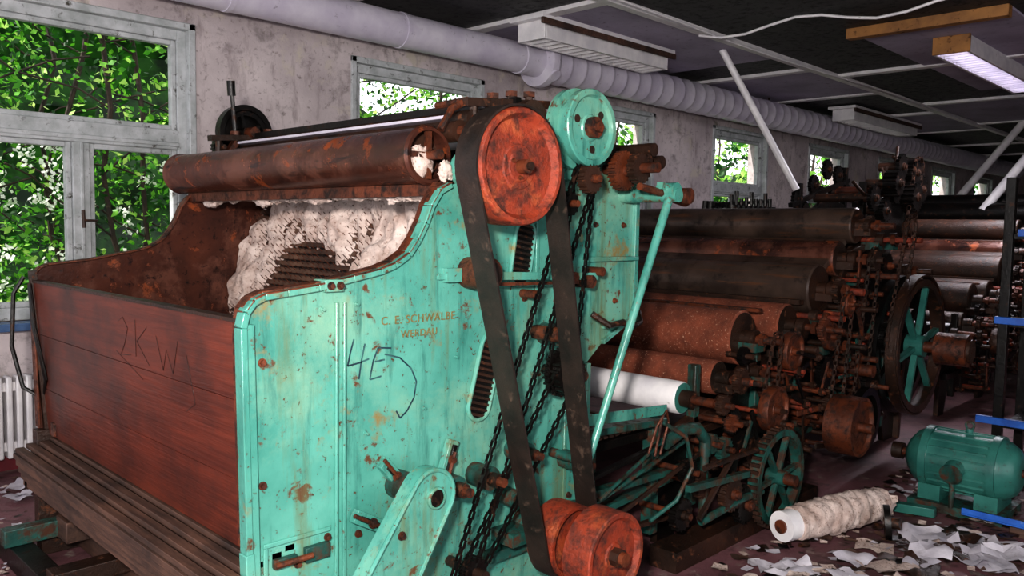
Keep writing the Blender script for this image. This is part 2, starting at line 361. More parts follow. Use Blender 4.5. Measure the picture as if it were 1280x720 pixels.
# ---------------------------------------------------------------- hopper feeder
H=empty("wool_hopper_feeder")
YN=2.26; YF=4.33
prof=[(1.19,.12),(1.17,.6),(1.155,1.29),(1.165,1.335),(1.19,1.365),(1.225,1.38),(1.30,1.388),(1.41,1.40),(1.54,1.425),(1.65,1.445),(1.71,1.465),(1.77,1.50),(1.81,1.55),(1.845,1.61),(1.87,1.67),(1.91,1.725),(1.96,1.75),(2.05,1.77),(2.12,1.86),(2.75,1.9),(3.08,1.82),(3.08,1.18),(2.86,1.09),(2.74,1.0),(2.73,.12)]
p=Part("near_side_plate",H,0.003); p.prism(prof,YN,YN+0.016,'turq','rust')
edge=prof[1:17]
for (a,b_) in zip(edge[:-1],edge[1:]):
    p.beam((a[0],YN+0.004,a[1]),(b_[0],YN+0.004,b_[1]),0.022,0.045,'turq',(0,1,0))
    p.beam((a[0],YN+0.03,a[1]+0.012),(b_[0],YN+0.03,b_[1]+0.012),0.008,0.05,'rust',(0,1,0))
    if a[0]>1.16 and b_[1]>1.3: p.beam((a[0],YN-0.014,a[1]+.009),(b_[0],YN-0.014,b_[1]+.009),0.007,0.01,'rust',(0,1,0))
p.beam((1.19,YN+0.004,.12),(1.17,YN+0.004,.6),0.03,0.045,'turq',(0,1,0))
p.beam((1.175,YN,1.3),(1.20,YN,.12),0.03,0.03,'turq',(0,1,0))
for x in (1.475,1.505): p.box((x,YN-0.012,.15),(x+0.012,YN,1.35),'turq')
p.box((2.735,YN-0.03,.12),(2.76,YN+0.04,1.02),'turq'); p.box((2.62,YN-0.006,.15),(2.64,YN,1.0),'turq')
p.box((2.72,YN-0.03,1.46),(3.09,YN,1.48),'turq'); p.box((2.86,YN-0.02,1.16),(3.1,YN+0.03,1.19),'turq')
p.box((3.07,YN-0.02,1.17),(3.1,YN+0.04,1.83),'turq')
p.beam((2.86,YN,1.1),(3.06,YN,1.19),0.02,0.04,'turq',(0,1,0))
p.box((2.42,YN-0.008,1.15),(2.44,YN,1.86),'turq')
p.box((1.22,YN-0.008,.60),(1.46,YN,.615),'turq'); p.box((1.22,YN-0.008,.2),(1.235,YN,.6),'turq')
p.box((1.25,YN-0.02,.53),(1.33,YN,.56),'turqd'); p.cyl((1.25,YN-0.025,.545),(1.38,YN-0.025,.545),0.01,'rust',8); p.box((1.36,YN-0.02,.52),(1.45,YN,.57),'turqd')
for (x,z) in ((1.22,1.18),(1.22,.8),(1.24,.4),(1.57,.56),(1.45,.58),(2.15,1.35),(2.36,1.32),(2.55,1.3),(2.6,.9),(2.68,.7),(2.3,.8),(2.35,.62),(2.66,.45),(2.8,1.62),(3.0,1.62),(2.95,1.28),(2.65,1.7),(1.34,.52)):
    p.bolt(x,YN,z,0.009)
for (x,z) in ((1.56,1.34),(1.85,.95),(2.0,1.12),(1.43,1.33),(1.9,.5),(1.6,.9)): p.bolt(x,YN,z,0.006,'turq')
p.box((1.43,YN-0.02,1.385),(1.5,YN+0.05,1.425),'turq'); p.bolt(1.45,YN-0.02,1.405,0.009); p.bolt(1.485,YN-0.02,1.405,0.009)
p.done()
def oval(cx,cz,a,bh,tilt):
    p=Part("slotted_opening",H,0.0015); t=math.radians(tilt)
    def tr(u,w): return (cx+u*math.cos(t)+w*math.sin(t), cz-u*math.sin(t)+w*math.cos(t))
    pts=[]
    for i in range(36):
        an=2*math.pi*i/36; u=a*math.cos(an); w=(bh-a)*(1 if math.sin(an)>0 else -1)+a*math.sin(an)
        pts.append(tr(u,w))
    p.prism(pts,YN-0.003,YN+0.001,'iron')  # dark plate on the uncut face stands in for the shade inside the slot
    p.tube([(x,YN-0.004,z) for x,z in pts],0.009,'turq',8,True)
    k=-bh+0.02
    while k<bh-0.01:
        hw=a*0.93
        e=abs(k)-(bh-a)
        if e>0: hw=math.sqrt(max(0,a*a-e*e))*0.93
        A=tr(-hw,k);B=tr(hw,k); p.beam((A[0],YN-0.006,A[1]),(B[0],YN-0.006,B[1]),0.011,0.006,'rustd',(0,1,0)); k+=0.022
    p.done()
oval(2.345,1.50,.055,.13,10); oval(2.15,1.03,.055,.17,16)
for t,x,z,sz in (("C. E. SCHWALBE",1.66,1.262,.041),("WERDAU",1.745,1.212,.036)):
    cu=bpy.data.curves.new("cast_letters",'FONT'); cu.body=t; cu.size=sz; cu.extrude=0.002; cu.space_character=1.12
    o=bpy.data.objects.new("cast_letters",cu); o.location=(x,YN-0.001,z); o.rotation_euler=(math.radians(90),0,0); o.parent=H; cu.materials.append(M['txt']); S.collection.objects.link(o)
p=Part("marker_writing",H)
def px(a,b_): return (1.53+(a-435)*0.0034,YN-0.0012,1.18-(b_-440)*0.0031)
for st in (((441,426),(437,440),(434,454),(448,452),(459,449)),((454,432),(450,450),(447,470)),((470,438),(464,452),(460,472)),((470,438),(486,440)),((466,453),(478,452)),((461,472),(474,470)),((478,446),(497,452),(512,466),(519,482),(516,500),(507,514),(498,521),(493,512))):
    q=[px(*a) for a in st]; 
    for a,b_ in zip(q[:-1],q[1:]): p.beam(a,b_,0.0055,0.0012,'ink',(0,1,0))
p.done()
p=Part("far_side_plate",H,0.003); p.prism(prof,YF,YF+0.016,'cover','rust')
for (a,b_) in zip(edge[:-1],edge[1:]): p.beam((a[0],YF,a[1]+0.008),(b_[0],YF,b_[1]+0.008),0.01,0.05,'rust',(0,1,0))
p.done()
p=Part("front_board",H,0.004)
zs=[.575,.80,1.06,1.305]
for i in range(3):
    z0,z1=zs[i]+0.001,zs[i+1]-0.001
    xa=1.205-(z0-.575)*0.07; xb=1.205-(z1-.575)*0.07
    p.add([(xa,YN+.03,z0),(xa+.03,YN+.03,z0),(xa+.03,YF-.005,z0),(xa,YF-.005,z0),(xb,YN+.03,z1),(xb+.03,YN+.03,z1),(xb+.03,YF-.005,z1),(xb,YF-.005,z1)],[[0,3,2,1],[4,5,6,7],[0,1,5,4],[1,2,6,5],[2,3,7,6],[3,0,4,7]],'wood')
p.beam((1.17,YN+.03,1.31),(1.17,YF,1.31),0.04,0.012,'rustd'); 
p.beam((1.155,YF-.02,1.36),(1.21,YF-.02,.5),0.03,0.03,'rustd',(0,1,0))
p.box((1.15,YF-.3,.62),(1.16,YF-.26,.68),'rust')
def bx(y,z): return (1.205-(z-.575)*0.07-0.0008,y,z)
for st in (((3.25,1.22),(3.2,1.24),(3.16,1.2),(3.2,1.14),(3.25,1.09),(3.15,1.10)),((3.08,1.24),(3.1,1.1)),((2.98,1.22),(3.08,1.16),(2.98,1.08)),((2.9,1.2),(2.86,1.08),(2.82,1.16),(2.78,1.08),(2.72,1.2)),((2.66,1.16),(2.62,1.0),(2.7,.96)),((3.3,1.1),(3.05,1.02))):
    q=[bx(*a) for a in st]
    for a,b_ in zip(q[:-1],q[1:]): p.beam(a,b_,0.0025,0.001,'iron',(1,0,0))
p.tube([(1.13,YF+.02,1.33),(1.09,YF+.04,1.25),(1.08,YF+.05,1.0),(1.12,YF+.04,.8),(1.2,YF,.74),(1.18,YF-.1,.85),(1.14,YF-.08,1.1),(1.14,YF-.03,1.3)],0.010,'iron')
p.done()
A=V((2.03,0,.78)); B=V((2.37,0,1.72)); D=(B-A).normalized(); N=V((-D.z,0,D.x)); LL=(B-A).length
p=Part("spiked_lattice",H)
p.add([tuple(A+V((0,YN+.02,0))),tuple(A+V((0,YF,0))),tuple(B+V((0,YF,0))),tuple(B+V((0,YN+.02,0)))],[[0,1,2,3]],'iron')
k=0.0
while k<LL:
    c=A+D*k+N*0.008; p.beam(c+V((0,YN+.02,0)),c+V((0,YF,0)),0.024,0.014,'woodl',tuple(N)); 
    y=YN+.05+random.random()*.04
    while y<YF: 
        b0=c+V((0,y,0)); p.beam(b0,b0+N*0.045+D*0.02,0.003,0.003,'rust'); y+=0.05
    k+=0.036
p.done()
def flufflayer(name,par,P0,U_,V_,Nn,nu,nv,fn,k='fluff'):
    p=Part(name,par,0,80); vs=[];fs=[]
    for i in range(nu+1):
        for j in range(nv+1):
            a,b_=i/nu,j/nv; vs.append(P0+U_*a+V_*b_+Nn*fn(a,b_))
    for i in range(nu):
        for j in range(nv):
            q=i*(nv+1)+j
            if max(fn(i/nu,j/nv),fn((i+1)/nu,(j+1)/nv))>-0.01: fs.append([q,q+nv+1,q+nv+2,q+1])
    p.add(vs,fs,k); return p.done()
def fl(a,b_):
    q=V((a*10,b_*3.6,1.3)); v=noise.noise(q)*0.06+noise.noise(q*2.7)*0.045+noise.noise(V((a*34,b_*12,2)))*0.026+noise.noise(V((a*90,b_*40,4)))*0.010+0.036
    v-=0.085*max(0,1-((a-.68)/.22)**2-((b_-.55)/.24)**2)
    v+=0.05*max(0,1-((a-.2)/.4)**2)
    return v
flufflayer("wool_on_lattice",H,A+V((0,YN+.03,0))+D*.0,V((0,YF-YN-.04,0)),D*LL,N,240,110,fl)
p=Part("hopper_bottom",H); p.box((1.2,YN+.02,.78),(2.05,YF,.8),'rustd'); p.done()
flufflayer("wool_in_hopper",H,V((1.24,YN+.03,.83)),V((0.75,0,0)),V((0,YF-YN-.05,0)),V((0,0,1)),30,60,lambda a,b_:noise.noise(V((a*4,b_*9,5)))*.09+noise.noise(V((a*14,b_*30,5)))*.03)
p=Part("cover_roll",H,0)
p.lathe((1.9,2.30,1.855),(0,1,0),[(0.0,0.088),(0,0.1),(0.012,.108),(0.03,.1),(2.04,.1),(2.06,.108),(2.075,.1),(2.075,.088),(0,.088)],'cover',40,False)
p.lathe((1.9,2.30,1.855),(0,1,0),[(0.06,0.001),(0.06,0.088)],'rustd',40,False)
p.cy(1.9,1.855,2.24,2.4,.018,'rust'); p.beam((1.9,2.31,1.77),(1.9,2.31,1.94),.02,.02,'rust',(0,1,0)); p.beam((1.82,2.31,1.855),(1.98,2.31,1.855),.02,.02,'rust',(0,1,0))
p.add([(1.84,2.3,1.775),(1.84,4.36,1.775),(1.98,4.36,1.735),(1.98,2.3,1.735)],[[0,1,2,3]],'rustd')
p.beam((2.02,2.28,1.725),(2.02,YF,1.725),.10,.03,'cover'); p.beam((1.93,2.28,1.735),(1.93,YF,1.735),.03,.05,'rust')
p.beam((2.14,2.28,1.73),(2.14,YF,1.73),.12,.012,'cover')
p.done()
random.seed(11)
def blob(part,c,r,k,sq=(1,1,1),seed=0,amp=.45,fr=3):
    vs=[];fs=[];nu,nv=20,12
    for i in range(nv+1):
        th=math.pi*i/nv
        for j in range(nu):
            ph=2*math.pi*j/nu; d=V((math.sin(th)*math.cos(ph),math.sin(th)*math.sin(ph),math.cos(th)))
            rr=r*(1+amp*noise.noise(d*fr+V((seed,seed*2,0)))+amp*.5*noise.noise(d*fr*3+V((seed,0,0))))
            vs.append(V(c)+V((d.x*sq[0],d.y*sq[1],d.z*sq[2]))*rr)
    for i in range(nv):
        for j in range(nu): fs.append([i*nu+j,i*nu+(j+1)%nu,(i+1)*nu+(j+1)%nu,(i+1)*nu+j])
    part.add(vs,fs,k)
p=Part("lint_tufts",H,0,80); blob(p,(1.88,2.33,1.83),.055,'fluff',(1,.7,1),1); blob(p,(1.95,2.27,1.80),.03,'fluff',(1,.6,1.2),4); blob(p,(2.05,2.35,1.79),.05,'fluff',(1,1,.5),7); blob(p,(2.2,2.6,1.76),.05,'fluff',(1,2,.5),9)
for i in range(22): blob(p,(1.96+.03*random.random(),2.35+i*.09,1.70+.03*random.random()),random.uniform(.014,.034),'fluff',(1,2.2,.8),i*3.1,.6)
p.done()
p=Part("top_rollers",H,0)
p.cy(2.22,1.96,2.25,4.4,.05,'white'); p.cy(2.34,2.02,2.2,4.45,.075,'rustd'); p.cy(2.12,1.98,2.2,4.45,.018,'iron')
p.beam((2.24,2.25,2.045),(2.24,4.4,2.045),.08,.012,'duct'); p.beam((2.30,2.25,2.09),(2.30,4.4,2.09),.03,.03,'iron'); p.beam((2.42,2.25,2.09),(2.42,4.4,2.09),.02,.03,'rust')
p.cy(2.6,2.0,2.25,4.4,.09,'drum'); p.box((2.7,2.28,1.86),(3.0,4.32,1.98),'rustd')
for y in (2.29,4.36):
    p.beam((2.02,y,1.78),(2.2,y,2.05),.03,.05,'rust',(0,1,0)); p.beam((2.4,y,1.8),(2.3,y,2.1),.03,.05,'rust',(0,1,0)); p.beam((2.05,y,2.06),(2.5,y,2.1),.03,.05,'rustd',(0,1,0))
    for x,z in ((2.1,2.04),(2.2,2.08),(2.3,2.10),(2.4,2.11)): p.cyl((x,y,z-.05),(x,y,z+.02),.016,'rustd',8); p.cyl((x,y,z+.01),(x,y,z+.03),.026,'rust',6)
for x,y,z in ((2.1,2.33,2.0),(2.02,2.32,1.95),(2.16,2.22,1.95)): p.cy(x,z,y-.05,y+.05,.04,'rustd',14); p.cy(x,z,y-.08,y-.05,.02,'rust',8)
p.tube([(1.95,2.3,1.95),(2.0,2.3,2.03),(2.08,2.3,2.07),(2.1,2.5,2.07)],.014,'rust')
p.done()
p=Part("hand_wheel",H,0); p.wheel(2.29,2.11,4.4,4.46,.16,'iron',5,.035,.5); p.cy(2.29,2.11,4.3,4.5,.03,'rust'); p.lathe((2.29,4.40,2.11),(0,1,0),[(0,.1),(0,.13),(.04,.13),(.04,.1),(0,.1)],'iron',30,False)
p.cyl((2.2,4.36,2.1),(2.17,4.34,2.33),.012,'iron',8); p.cyl((2.17,4.34,2.3),(2.16,4.33,2.38),.022,'iron',10)
p.cy(2.29,2.11,4.46,4.48,.14,'iron',30)
for x,z,r in ((2.14,2.02,.05),(2.42,2.04,.06),(2.2,1.94,.06)): p.gear(x,z,4.4,4.44,r,'iron',14,'rustd')
p.done()
p=Part("drive_pulley",H,0)
p.lathe((2.04,1.965,1.81),(0,1,0),[(0.016,0.0001),(0.016,.05),(0.02,.055),(0.02,.075),(0.024,.08),(0.024,.165),(0.01,.175),(0,.182),(0,.197),(.006,.202),(.065,.204),(.125,.202),(.13,.19),(.13,.0001)],'rusto',56,False)
p.lathe((2.04,1.984,1.81),(0,1,0),[(0.0,.0001),(0,.05),(0.008,.055)],'rustd',24,False)
p.cy(2.04,1.81,1.94,2.28,.024,'rust'); p.cy(2.04,1.81,1.925,1.97,.014,'rustd',8)
for a in (30,150,270): p.bolt(2.04+.038*math.cos(math.radians(a)),1.985,1.81+.038*math.sin(math.radians(a)),.006)
p.cy(2.04,1.81,2.14,2.27,.07,'turq'); p.done()
LP=(2.37,.40)
p=Part("drive_belt",H,0); belt(p,loop2((2.04,1.81),.206,LP,.143,24),1.975,2.08,.008,'belt'); p.done()
p=Part("lower_pulleys",H,0)
p.lathe((LP[0],1.965,LP[1]),(0,1,0),[(.02,.0001),(.02,.115),(0,.125),(0,.14),(.065,.143),(.13,.14),(.13,.0001)],'rusto',48,False)
p.lathe((LP[0],1.77,LP[1]),(0,1,0),[(0.014,.0001),(.014,.045),(.02,.05),(.02,.13),(0,.145),(0,.160),(.005,.164),(.125,.164),(.13,.155),(.13,.0001)],'rusto',48,False)
p.cy(LP[0],LP[1],1.73,2.3,.026,'rust'); p.cy(LP[0],LP[1],1.75,1.79,.035,'rustd',8); p.cy(LP[0],LP[1],2.11,2.27,.06,'turqd'); 
p.box((2.2,YN-.12,LP[1]-.03),(2.7,YN,LP[1]+.02),'turqd'); p.box((2.15,YN-.05,.3),(2.75,YN,.34),'turqd')
p.done()
p=Part("clutch_wheel",H,0)
cx,cz=2.55,2.00
p.lathe((cx,2.08,cz),(0,1,0),[(0.01,.0001),(.01,.05),(.016,.055),(.016,.12),(0,.128),(0,.148),(.005,.152),(.035,.152),(.04,.145),(.04,.13),(.075,.13),(.08,.16),(.11,.16),(.115,.0001)],'turq',48,False)
p.cy(cx,cz,2.04,2.3,.02,'rust'); p.cy(cx,cz,2.06,2.10,.042,'rust',12)
for a in (40,160,280): p.cy(cx+.085*math.cos(math.radians(a)),cz+.085*math.sin(math.radians(a)),2.093,2.098,.016,'rustd',14)
p.prism([(cx-.08,1.8),(cx+.08,1.8),(cx+.04,2.0),(cx-.04,2.0)],2.2,2.26,'turq'); p.done()
p=Part("gear_train",H,0)
p.gear(2.56,1.80,2.08,2.12,.06,'rustd',18); p.gear(2.50,1.70,2.14,2.17,.05,'iron',14)
p.gear(2.86,1.86,2.06,2.10,.065,'rustd',18); p.gear(2.84,1.85,2.13,2.17,.085,'rust',26); p.cy(2.86,1.86,1.98,2.28,.022,'rust')
p.cy(2.99,1.75,1.96,2.28,.03,'turq'); p.cy(3.06,1.75,1.95,2.02,.035,'rust',12); p.cyl((2.8,2.03,1.78),(3.12,2.03,1.74),.016,'rust',10); p.cyl((3.06,2.03,1.75),(3.15,2.03,1.735),.03,'rust',12)
p.gear(2.49,1.02,2.08,2.11,.06,'rustd',14); p.gear(2.49,1.02,2.11,2.15,.085,'iron',18); p.cy(2.49,1.02,2.04,2.28,.02,'rustd'); p.gear(2.49,1.02,2.16,2.18,.1,'iron',24)
p.cy(2.06,1.43,2.14,2.26,.06,'rust',20); p.cy(2.06,1.43,2.13,2.14,.045,'rustd',20); p.box((1.93,YN-.03,1.40),(2.0,YN,1.45),'turq'); p.box((1.9,YN-.02,1.41),(2.2,YN-.005,1.43),'turq')
p.cy(2.43,1.18,2.12,2.26,.03,'rust',16); p.cy(2.43,1.18,2.10,2.13,.018,'rustd',8); p.cy(2.48,1.17,2.18,2.26,.045,'turqd',14)
p.beam((2.12,YN-.06,1.42),(2.75,YN-.06,1.40),.03,.012,'turq',(0,1,0)); p.beam((2.1,YN-.08,1.39),(2.6,YN-.08,1.38),.012,.01,'rust',(0,1,0))
for x,z,r in ((2.57,1.4,.025),(2.68,1.38,.028),(2.75,1.42,.02),(2.35,1.34,.018)): p.cy(x,z,2.17,2.26,r,'rust',12)
for x,z,r in ((2.1,.66,.045),(2.3,.72,.04),(1.93,.66,.045),(2.62,.62,.04),(2.24,.55,.035)): p.cy(x,z,2.16,2.26,r,'turqd',16); p.cy(x,z,2.12,2.16,r*.6,'rustd',12); p.cy(x,z,2.09,2.12,r*.4,'rust',8)
p.tube([(2.72,2.2,1.24),(2.78,2.15,1.19),(2.86,2.14,1.20),(2.92,2.14,1.17),(3.0,2.15,1.19),(3.05,2.2,1.23)],.014,'rustd')
p.cy(3.1,1.76,2.2,2.5,.02,'turq'); 
for x,z in ((3.0,1.95),(3.06,1.9),(2.96,1.9)): p.cy(x,z,2.1,2.3,.03,'rustd',12)
p.gear(2.74,1.93,2.2,2.24,.07,'turqd',18)
p.done()
p=Part("shift_lever",H,0); p.cyl((2.99,2.0,1.77),(2.545,2.06,.66),.019,'turq',14,.016); p.cy(2.99,1.77,1.97,2.06,.035,'turq',16)
p.beam((2.93,2.02,1.79),(3.05,2.02,1.77),.03,.03,'turq'); p.cyl((2.545,2.06,.66),(2.545,2.27,.66),.02,'turqd',10); p.done()
p=Part("drive_chains",H,0)
p.chain(closed(loop2((2.54,1.80),.06,(1.86,.22),.05,14)),2.11,.018)
p.chain(closed(loop2((2.49,1.02),.07,(1.98,.35),.05,14)),2.13,.018)
p.chain(closed(loop2((2.62,1.9),.06,(2.49,1.02),.08,14)),2.165,.016)
p.gear(1.86,.22,2.09,2.13,.06,'iron',16); p.gear(1.98,.35,2.11,2.15,.055,'iron',14); p.cy(1.86,.22,2.05,2.27,.02,'rustd'); p.cy(1.98,.35,2.06,2.27,.02,'rustd')
p.done()
p=Part("tension_arm",H,0.004)
a=V((1.73,.70)); b2=V((1.40,.22)); 
p.prism(loop2(a,.095,b2,.12,18)[::-1],2.06,2.12,'turq'); 
lp=loop2(a,.09,b2,.115,18); p.tube([(x,2.058,z) for x,z in lp],.008,'turq',8,True)
p.cy(1.74,.695,2.052,2.062,.03,'iron',20); p.lathe((1.74,2.045,.695),(0,1,0),[(0,.03),(0,.038),(.02,.038)],'turq',20,False)  # black disc stands in for the shade inside the arm's hole; rim around it
p.cy(1.73,.70,2.12,2.27,.05,'turqd'); p.bolt(1.6,2.06,.6,.010); p.bolt(1.52,2.06,.40,.012); p.cy(1.42,.25,2.12,2.27,.05,'turqd'); p.done()
p=Part("adjusters",H,0.002)
for x,z,t in ((1.70,.74,-50),(1.60,.60,-30),(1.95,.75,70)):
    c=math.cos(math.radians(t)); s_=math.sin(math.radians(t))
    p.beam((x-.07*c,YN-.02,z-.07*s_),(x+.07*c,YN-.02,z+.07*s_),.045,.03,'turq',(0,1,0)); p.beam((x-.05*c,YN-.04,z-.05*s_),(x+.055*c,YN-.04,z+.055*s_),.018,.012,'iron',(0,1,0)); p.bolt(x,YN-.045,z,.012); p.cyl((x+.03*c,YN-.05,z+.03*s_),(x-.09*c,YN-.05,z-.09*s_),.007,'rust',8)
p.done()
p=Part("feed_lattice",H,0.002)
for i in range(6):
    x=1.07+i*.045; z=.50+i*.014; p.box((x,YN-.0,z),(x+.036,YF+.0,z+.022),'woodd')
for i in range(5): p.box((1.06+.01*i,YN-.0,.475-i*.034),(1.085+.01*i,YF,.50-i*.034),'woodd')
p.box((1.10,YN+.02,.33),(1.2,YN+.06,.5),'rustd'); p.box((1.10,YF-.06,.33),(1.2,YF-.02,.5),'rustd')
p.box((1.15,YF-.05,.1),(1.25,YF+.02,.6),'rustd'); p.box((1.12,YF-.04,.38),(2.7,YF+.02,.46),'rustd')
p.cy(1.17,.44,YN+.02,YF+.02,.045,'woodd'); p.done()
p=Part("base_frame",H,0.004)
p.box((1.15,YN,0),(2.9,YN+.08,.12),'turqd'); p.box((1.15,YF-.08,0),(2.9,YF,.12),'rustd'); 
for x in (1.3,1.75,2.4): p.box((x,YN+.08,.02),(x+.1,YF-.08,.13),'woodd')
p.box((1.0,3.3,.0),(1.1,YF+.1,.1),'iron'); p.box((1.0,3.55,.1),(1.6,3.65,.17),'rustd'); p.box((1.2,4.05,.1),(1.9,4.2,.2),'woodd'); p.box((.98,YF-.15,.1),(1.9,YF-.08,.18),'turqd')
p.wheel(1.32,.25,4.0,4.05,.10,'rust',6,.02,.2); p.cy(1.32,.25,3.9,4.4,.018,'rustd')
p.box((1.9,2.3,.13),(2.7,4.2,.3),'iron'); p.done()
p=Part("feed_table",H,0.003)
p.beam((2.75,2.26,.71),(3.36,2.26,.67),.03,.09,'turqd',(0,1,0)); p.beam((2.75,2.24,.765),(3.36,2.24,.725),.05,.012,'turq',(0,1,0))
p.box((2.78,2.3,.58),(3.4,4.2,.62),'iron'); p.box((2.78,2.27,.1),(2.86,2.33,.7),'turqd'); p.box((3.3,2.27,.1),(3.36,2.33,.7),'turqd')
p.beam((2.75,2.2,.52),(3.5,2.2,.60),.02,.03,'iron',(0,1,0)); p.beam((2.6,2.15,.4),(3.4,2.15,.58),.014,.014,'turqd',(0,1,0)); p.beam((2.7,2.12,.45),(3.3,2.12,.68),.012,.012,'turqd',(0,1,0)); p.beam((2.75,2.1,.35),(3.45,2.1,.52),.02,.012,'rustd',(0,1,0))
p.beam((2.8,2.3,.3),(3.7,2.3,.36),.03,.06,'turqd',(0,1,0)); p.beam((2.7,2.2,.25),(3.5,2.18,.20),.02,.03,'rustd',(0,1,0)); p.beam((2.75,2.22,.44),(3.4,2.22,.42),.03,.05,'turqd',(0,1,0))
for i in range(13): p.box((2.8+i*.045,2.32,.625),(2.83+i*.045,4.1,.637),'woodl')
p.tube([(2.95,2.05,.62),(2.98,2.03,.74),(3.05,2.03,.80),(3.1,2.05,.74),(3.04,2.05,.6)],.006,'rust'); p.tube([(3.0,2.05,.6),(3.02,2.03,.78)],.006,'rust')
p.tube([(3.05,2.06,.75),(3.2,2.02,.66),(3.28,2.03,.5),(3.2,2.06,.35),(3.05,2.1,.28)],.010,'turqd')
p.done()

# ---------------------------------------------------------------- carding machine
def card(name,ox,full=True):
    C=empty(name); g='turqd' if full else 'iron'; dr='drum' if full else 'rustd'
    p=Part("rollers",C,0)
    R=[(5.75,1.655,.125,dr),(5.48,1.43,.12,'cover'),(5.18,1.235,.165,dr),(4.76,1.03,.135,'rred' if full else 'rustd'),(4.22,1.0,.155,'rred' if full else 'rustd'),(3.97,.80,.095,'rred' if full else 'rustd'),(3.62,.735,.085,'white' if full else 'iron')]
    for x,z,r,k in R:
        x+=ox
        p.lathe((x,2.31,z),(0,1,0),[(0,r*.93),(.01,r),(1.95,r),(1.96,r*.93)],k,44,True,'turqm' if k=='white' else 'rustd')
        p.cy(x,z,2.12,4.4,.024,'rust',14); p.cy(x,z,2.25,2.31,.045,'rustd',16)
    p.lathe((5.35+ox,2.4,.72),(0,1,0),[(0,.45),(1.8,.45)],'rustd',60); p.cy(5.35+ox,.72,2.0,4.5,.04,'rust')
    p.lathe((6.35+ox,2.4,.85),(0,1,0),[(0,.42),(1.8,.42)],'rred' if full else 'rustd',60); p.cy(6.35+ox,1.38,2.36,4.2,.12,dr); p.cy(6.1+ox,1.5,2.3,4.2,.09,'rustd')
    p.prism([(5.28+ox,1.39),(5.60+ox,1.56),(5.63+ox,1.53),(5.31+ox,1.36)],2.33,4.25,dr)
    p.prism([(5.86+ox,1.70),(6.45+ox,1.52),(6.45+ox,1.49),(5.86+ox,1.66)],2.33,4.25,dr)
    p.beam((4.45+ox,2.33,1.14),(4.45+ox,4.25,1.14),.05,.02,'rust'); p.beam((4.98+ox,2.33,1.16),(4.98+ox,4.25,1.16),.06,.03,'rustd')
    p.done()
    p=Part("side_frames",C,0.004)
    fr=[(3.45,.0),(3.6,.0),(3.66,.2),(4.6,.2),(4.65,.0),(4.8,.0),(4.9,.2),(6.4,.2),(6.5,.0),(6.7,.0),(6.75,1.15),(6.5,1.35),(6.2,1.36),(5.95,1.52),(5.62,1.46),(5.45,1.24),(5.15,1.04),(4.7,.86),(4.25,.82),(4.0,.64),(3.7,.60),(3.45,.52)]
    fr=[(a+ox,b_) for a,b_ in fr]
    p.prism(fr,2.33,2.37,'iron' if full else g,'rustd'); p.prism(fr,4.28,4.32,g)
    for a,b_ in zip(fr[9:],fr[10:]): p.beam((a[0],2.32,a[1]),(b_[0],2.32,b_[1]),.05,.06,'rustd' if full else g,(0,1,0))
    p.beam((3.45+ox,2.3,.36),(6.7+ox,2.3,.34),.06,.05,g,(0,1,0)); p.beam((3.6+ox,2.28,.55),(5.2+ox,2.28,.60),.04,.04,'rustd',(0,1,0))
    for x in (3.7,4.35,4.9,5.6,6.3): p.box((x+ox,2.29,.15),(x+ox+.05,2.34,.9),g)
    p.done()
    p=Part("gearing",C,0)
    G=[(3.62,.735,.05,'rustd'),(3.8,.62,.07,'iron'),(3.97,.80,.07,'rustd'),(4.08,.92,.05,'iron'),(4.22,.55,.08,'iron'),(4.02,.42,.09,'rustd'),(3.72,.45,.06,'rustd'),(4.6,.8,.08,'rustd'),(4.76,1.03,.07,'rust'),(4.9,.75,.1,'iron'),(5.18,1.235,.08,'rustd'),(5.35,.95,.1,'iron'),(5.48,1.43,.07,'rustd'),(5.0,.55,.08,'rustd'),(5.6,1.2,.1,'iron'),(5.75,1.655,.07,'rustd'),(5.75,.9,.11,'iron'),(4.5,.36,.09,'iron'),(5.95,1.38,.09,'iron'),(4.35,.72,.07,'rust'),(5.5,.6,.13,'iron'),(5.1,.32,.1,'rustd'),(4.75,.5,.07,'rust')]
    for i,(x,z,r,k) in enumerate(G):
        y=2.06+.05*(i%4); p.gear(x+ox,z,y,y+.035,r,k,max(12,int(r*240)),'rustd' if i%3 else 'rust')
        p.cy(x+ox,z,y-.04-.03*(i%3),2.33,.016,'rustd' if i%2 else 'rust',10)
    W=[(4.40,.93,2.08,2.13,.11),(4.14,.64,2.04,2.10,.125),(5.02,1.17,2.03,2.07,.07),(4.85,.98,2.06,2.1,.085)]
    for x,z,y0,y1,r in W: p.disc(x+ox,z,y0,y1,r,'rust' if full else 'rustd')
    for j,(x,z,l,r) in enumerate(((5.75,1.655,.16,.026),(5.9,1.56,.22,.022),(5.48,1.43,.2,.026),(5.62,1.32,.24,.022),(5.18,1.235,.2,.028),(5.3,1.12,.24,.02),(4.76,1.03,.2,.026),(4.95,1.08,.18,.022),(4.55,.93,.2,.026),(4.22,1.0,.14,.024),(3.97,.8,.12,.02),(5.1,.9,.26,.022),(5.45,.78,.2,.024),(6.17,1.56,.2,.024),(6.41,1.33,.2,.024),(4.3,.80,.12,.02))):
        p.cy(x+ox,z,2.3-l-.08,2.34,r*.85,('rust','rusto','rustd')[j%3],12); p.cy(x+ox,z,2.3-l*.55,2.3-l*.55+.05,r*2.1,'rustd',14); p.cy(x+ox,z,2.3-l*.9,2.3-l*.9+.03,r*1.6,'rust',6); p.box((x+ox-.05,2.2,z-.07),(x+ox+.05,2.32,z-.02),g if j%2 else 'rustd')
    rn=random.Random(21)
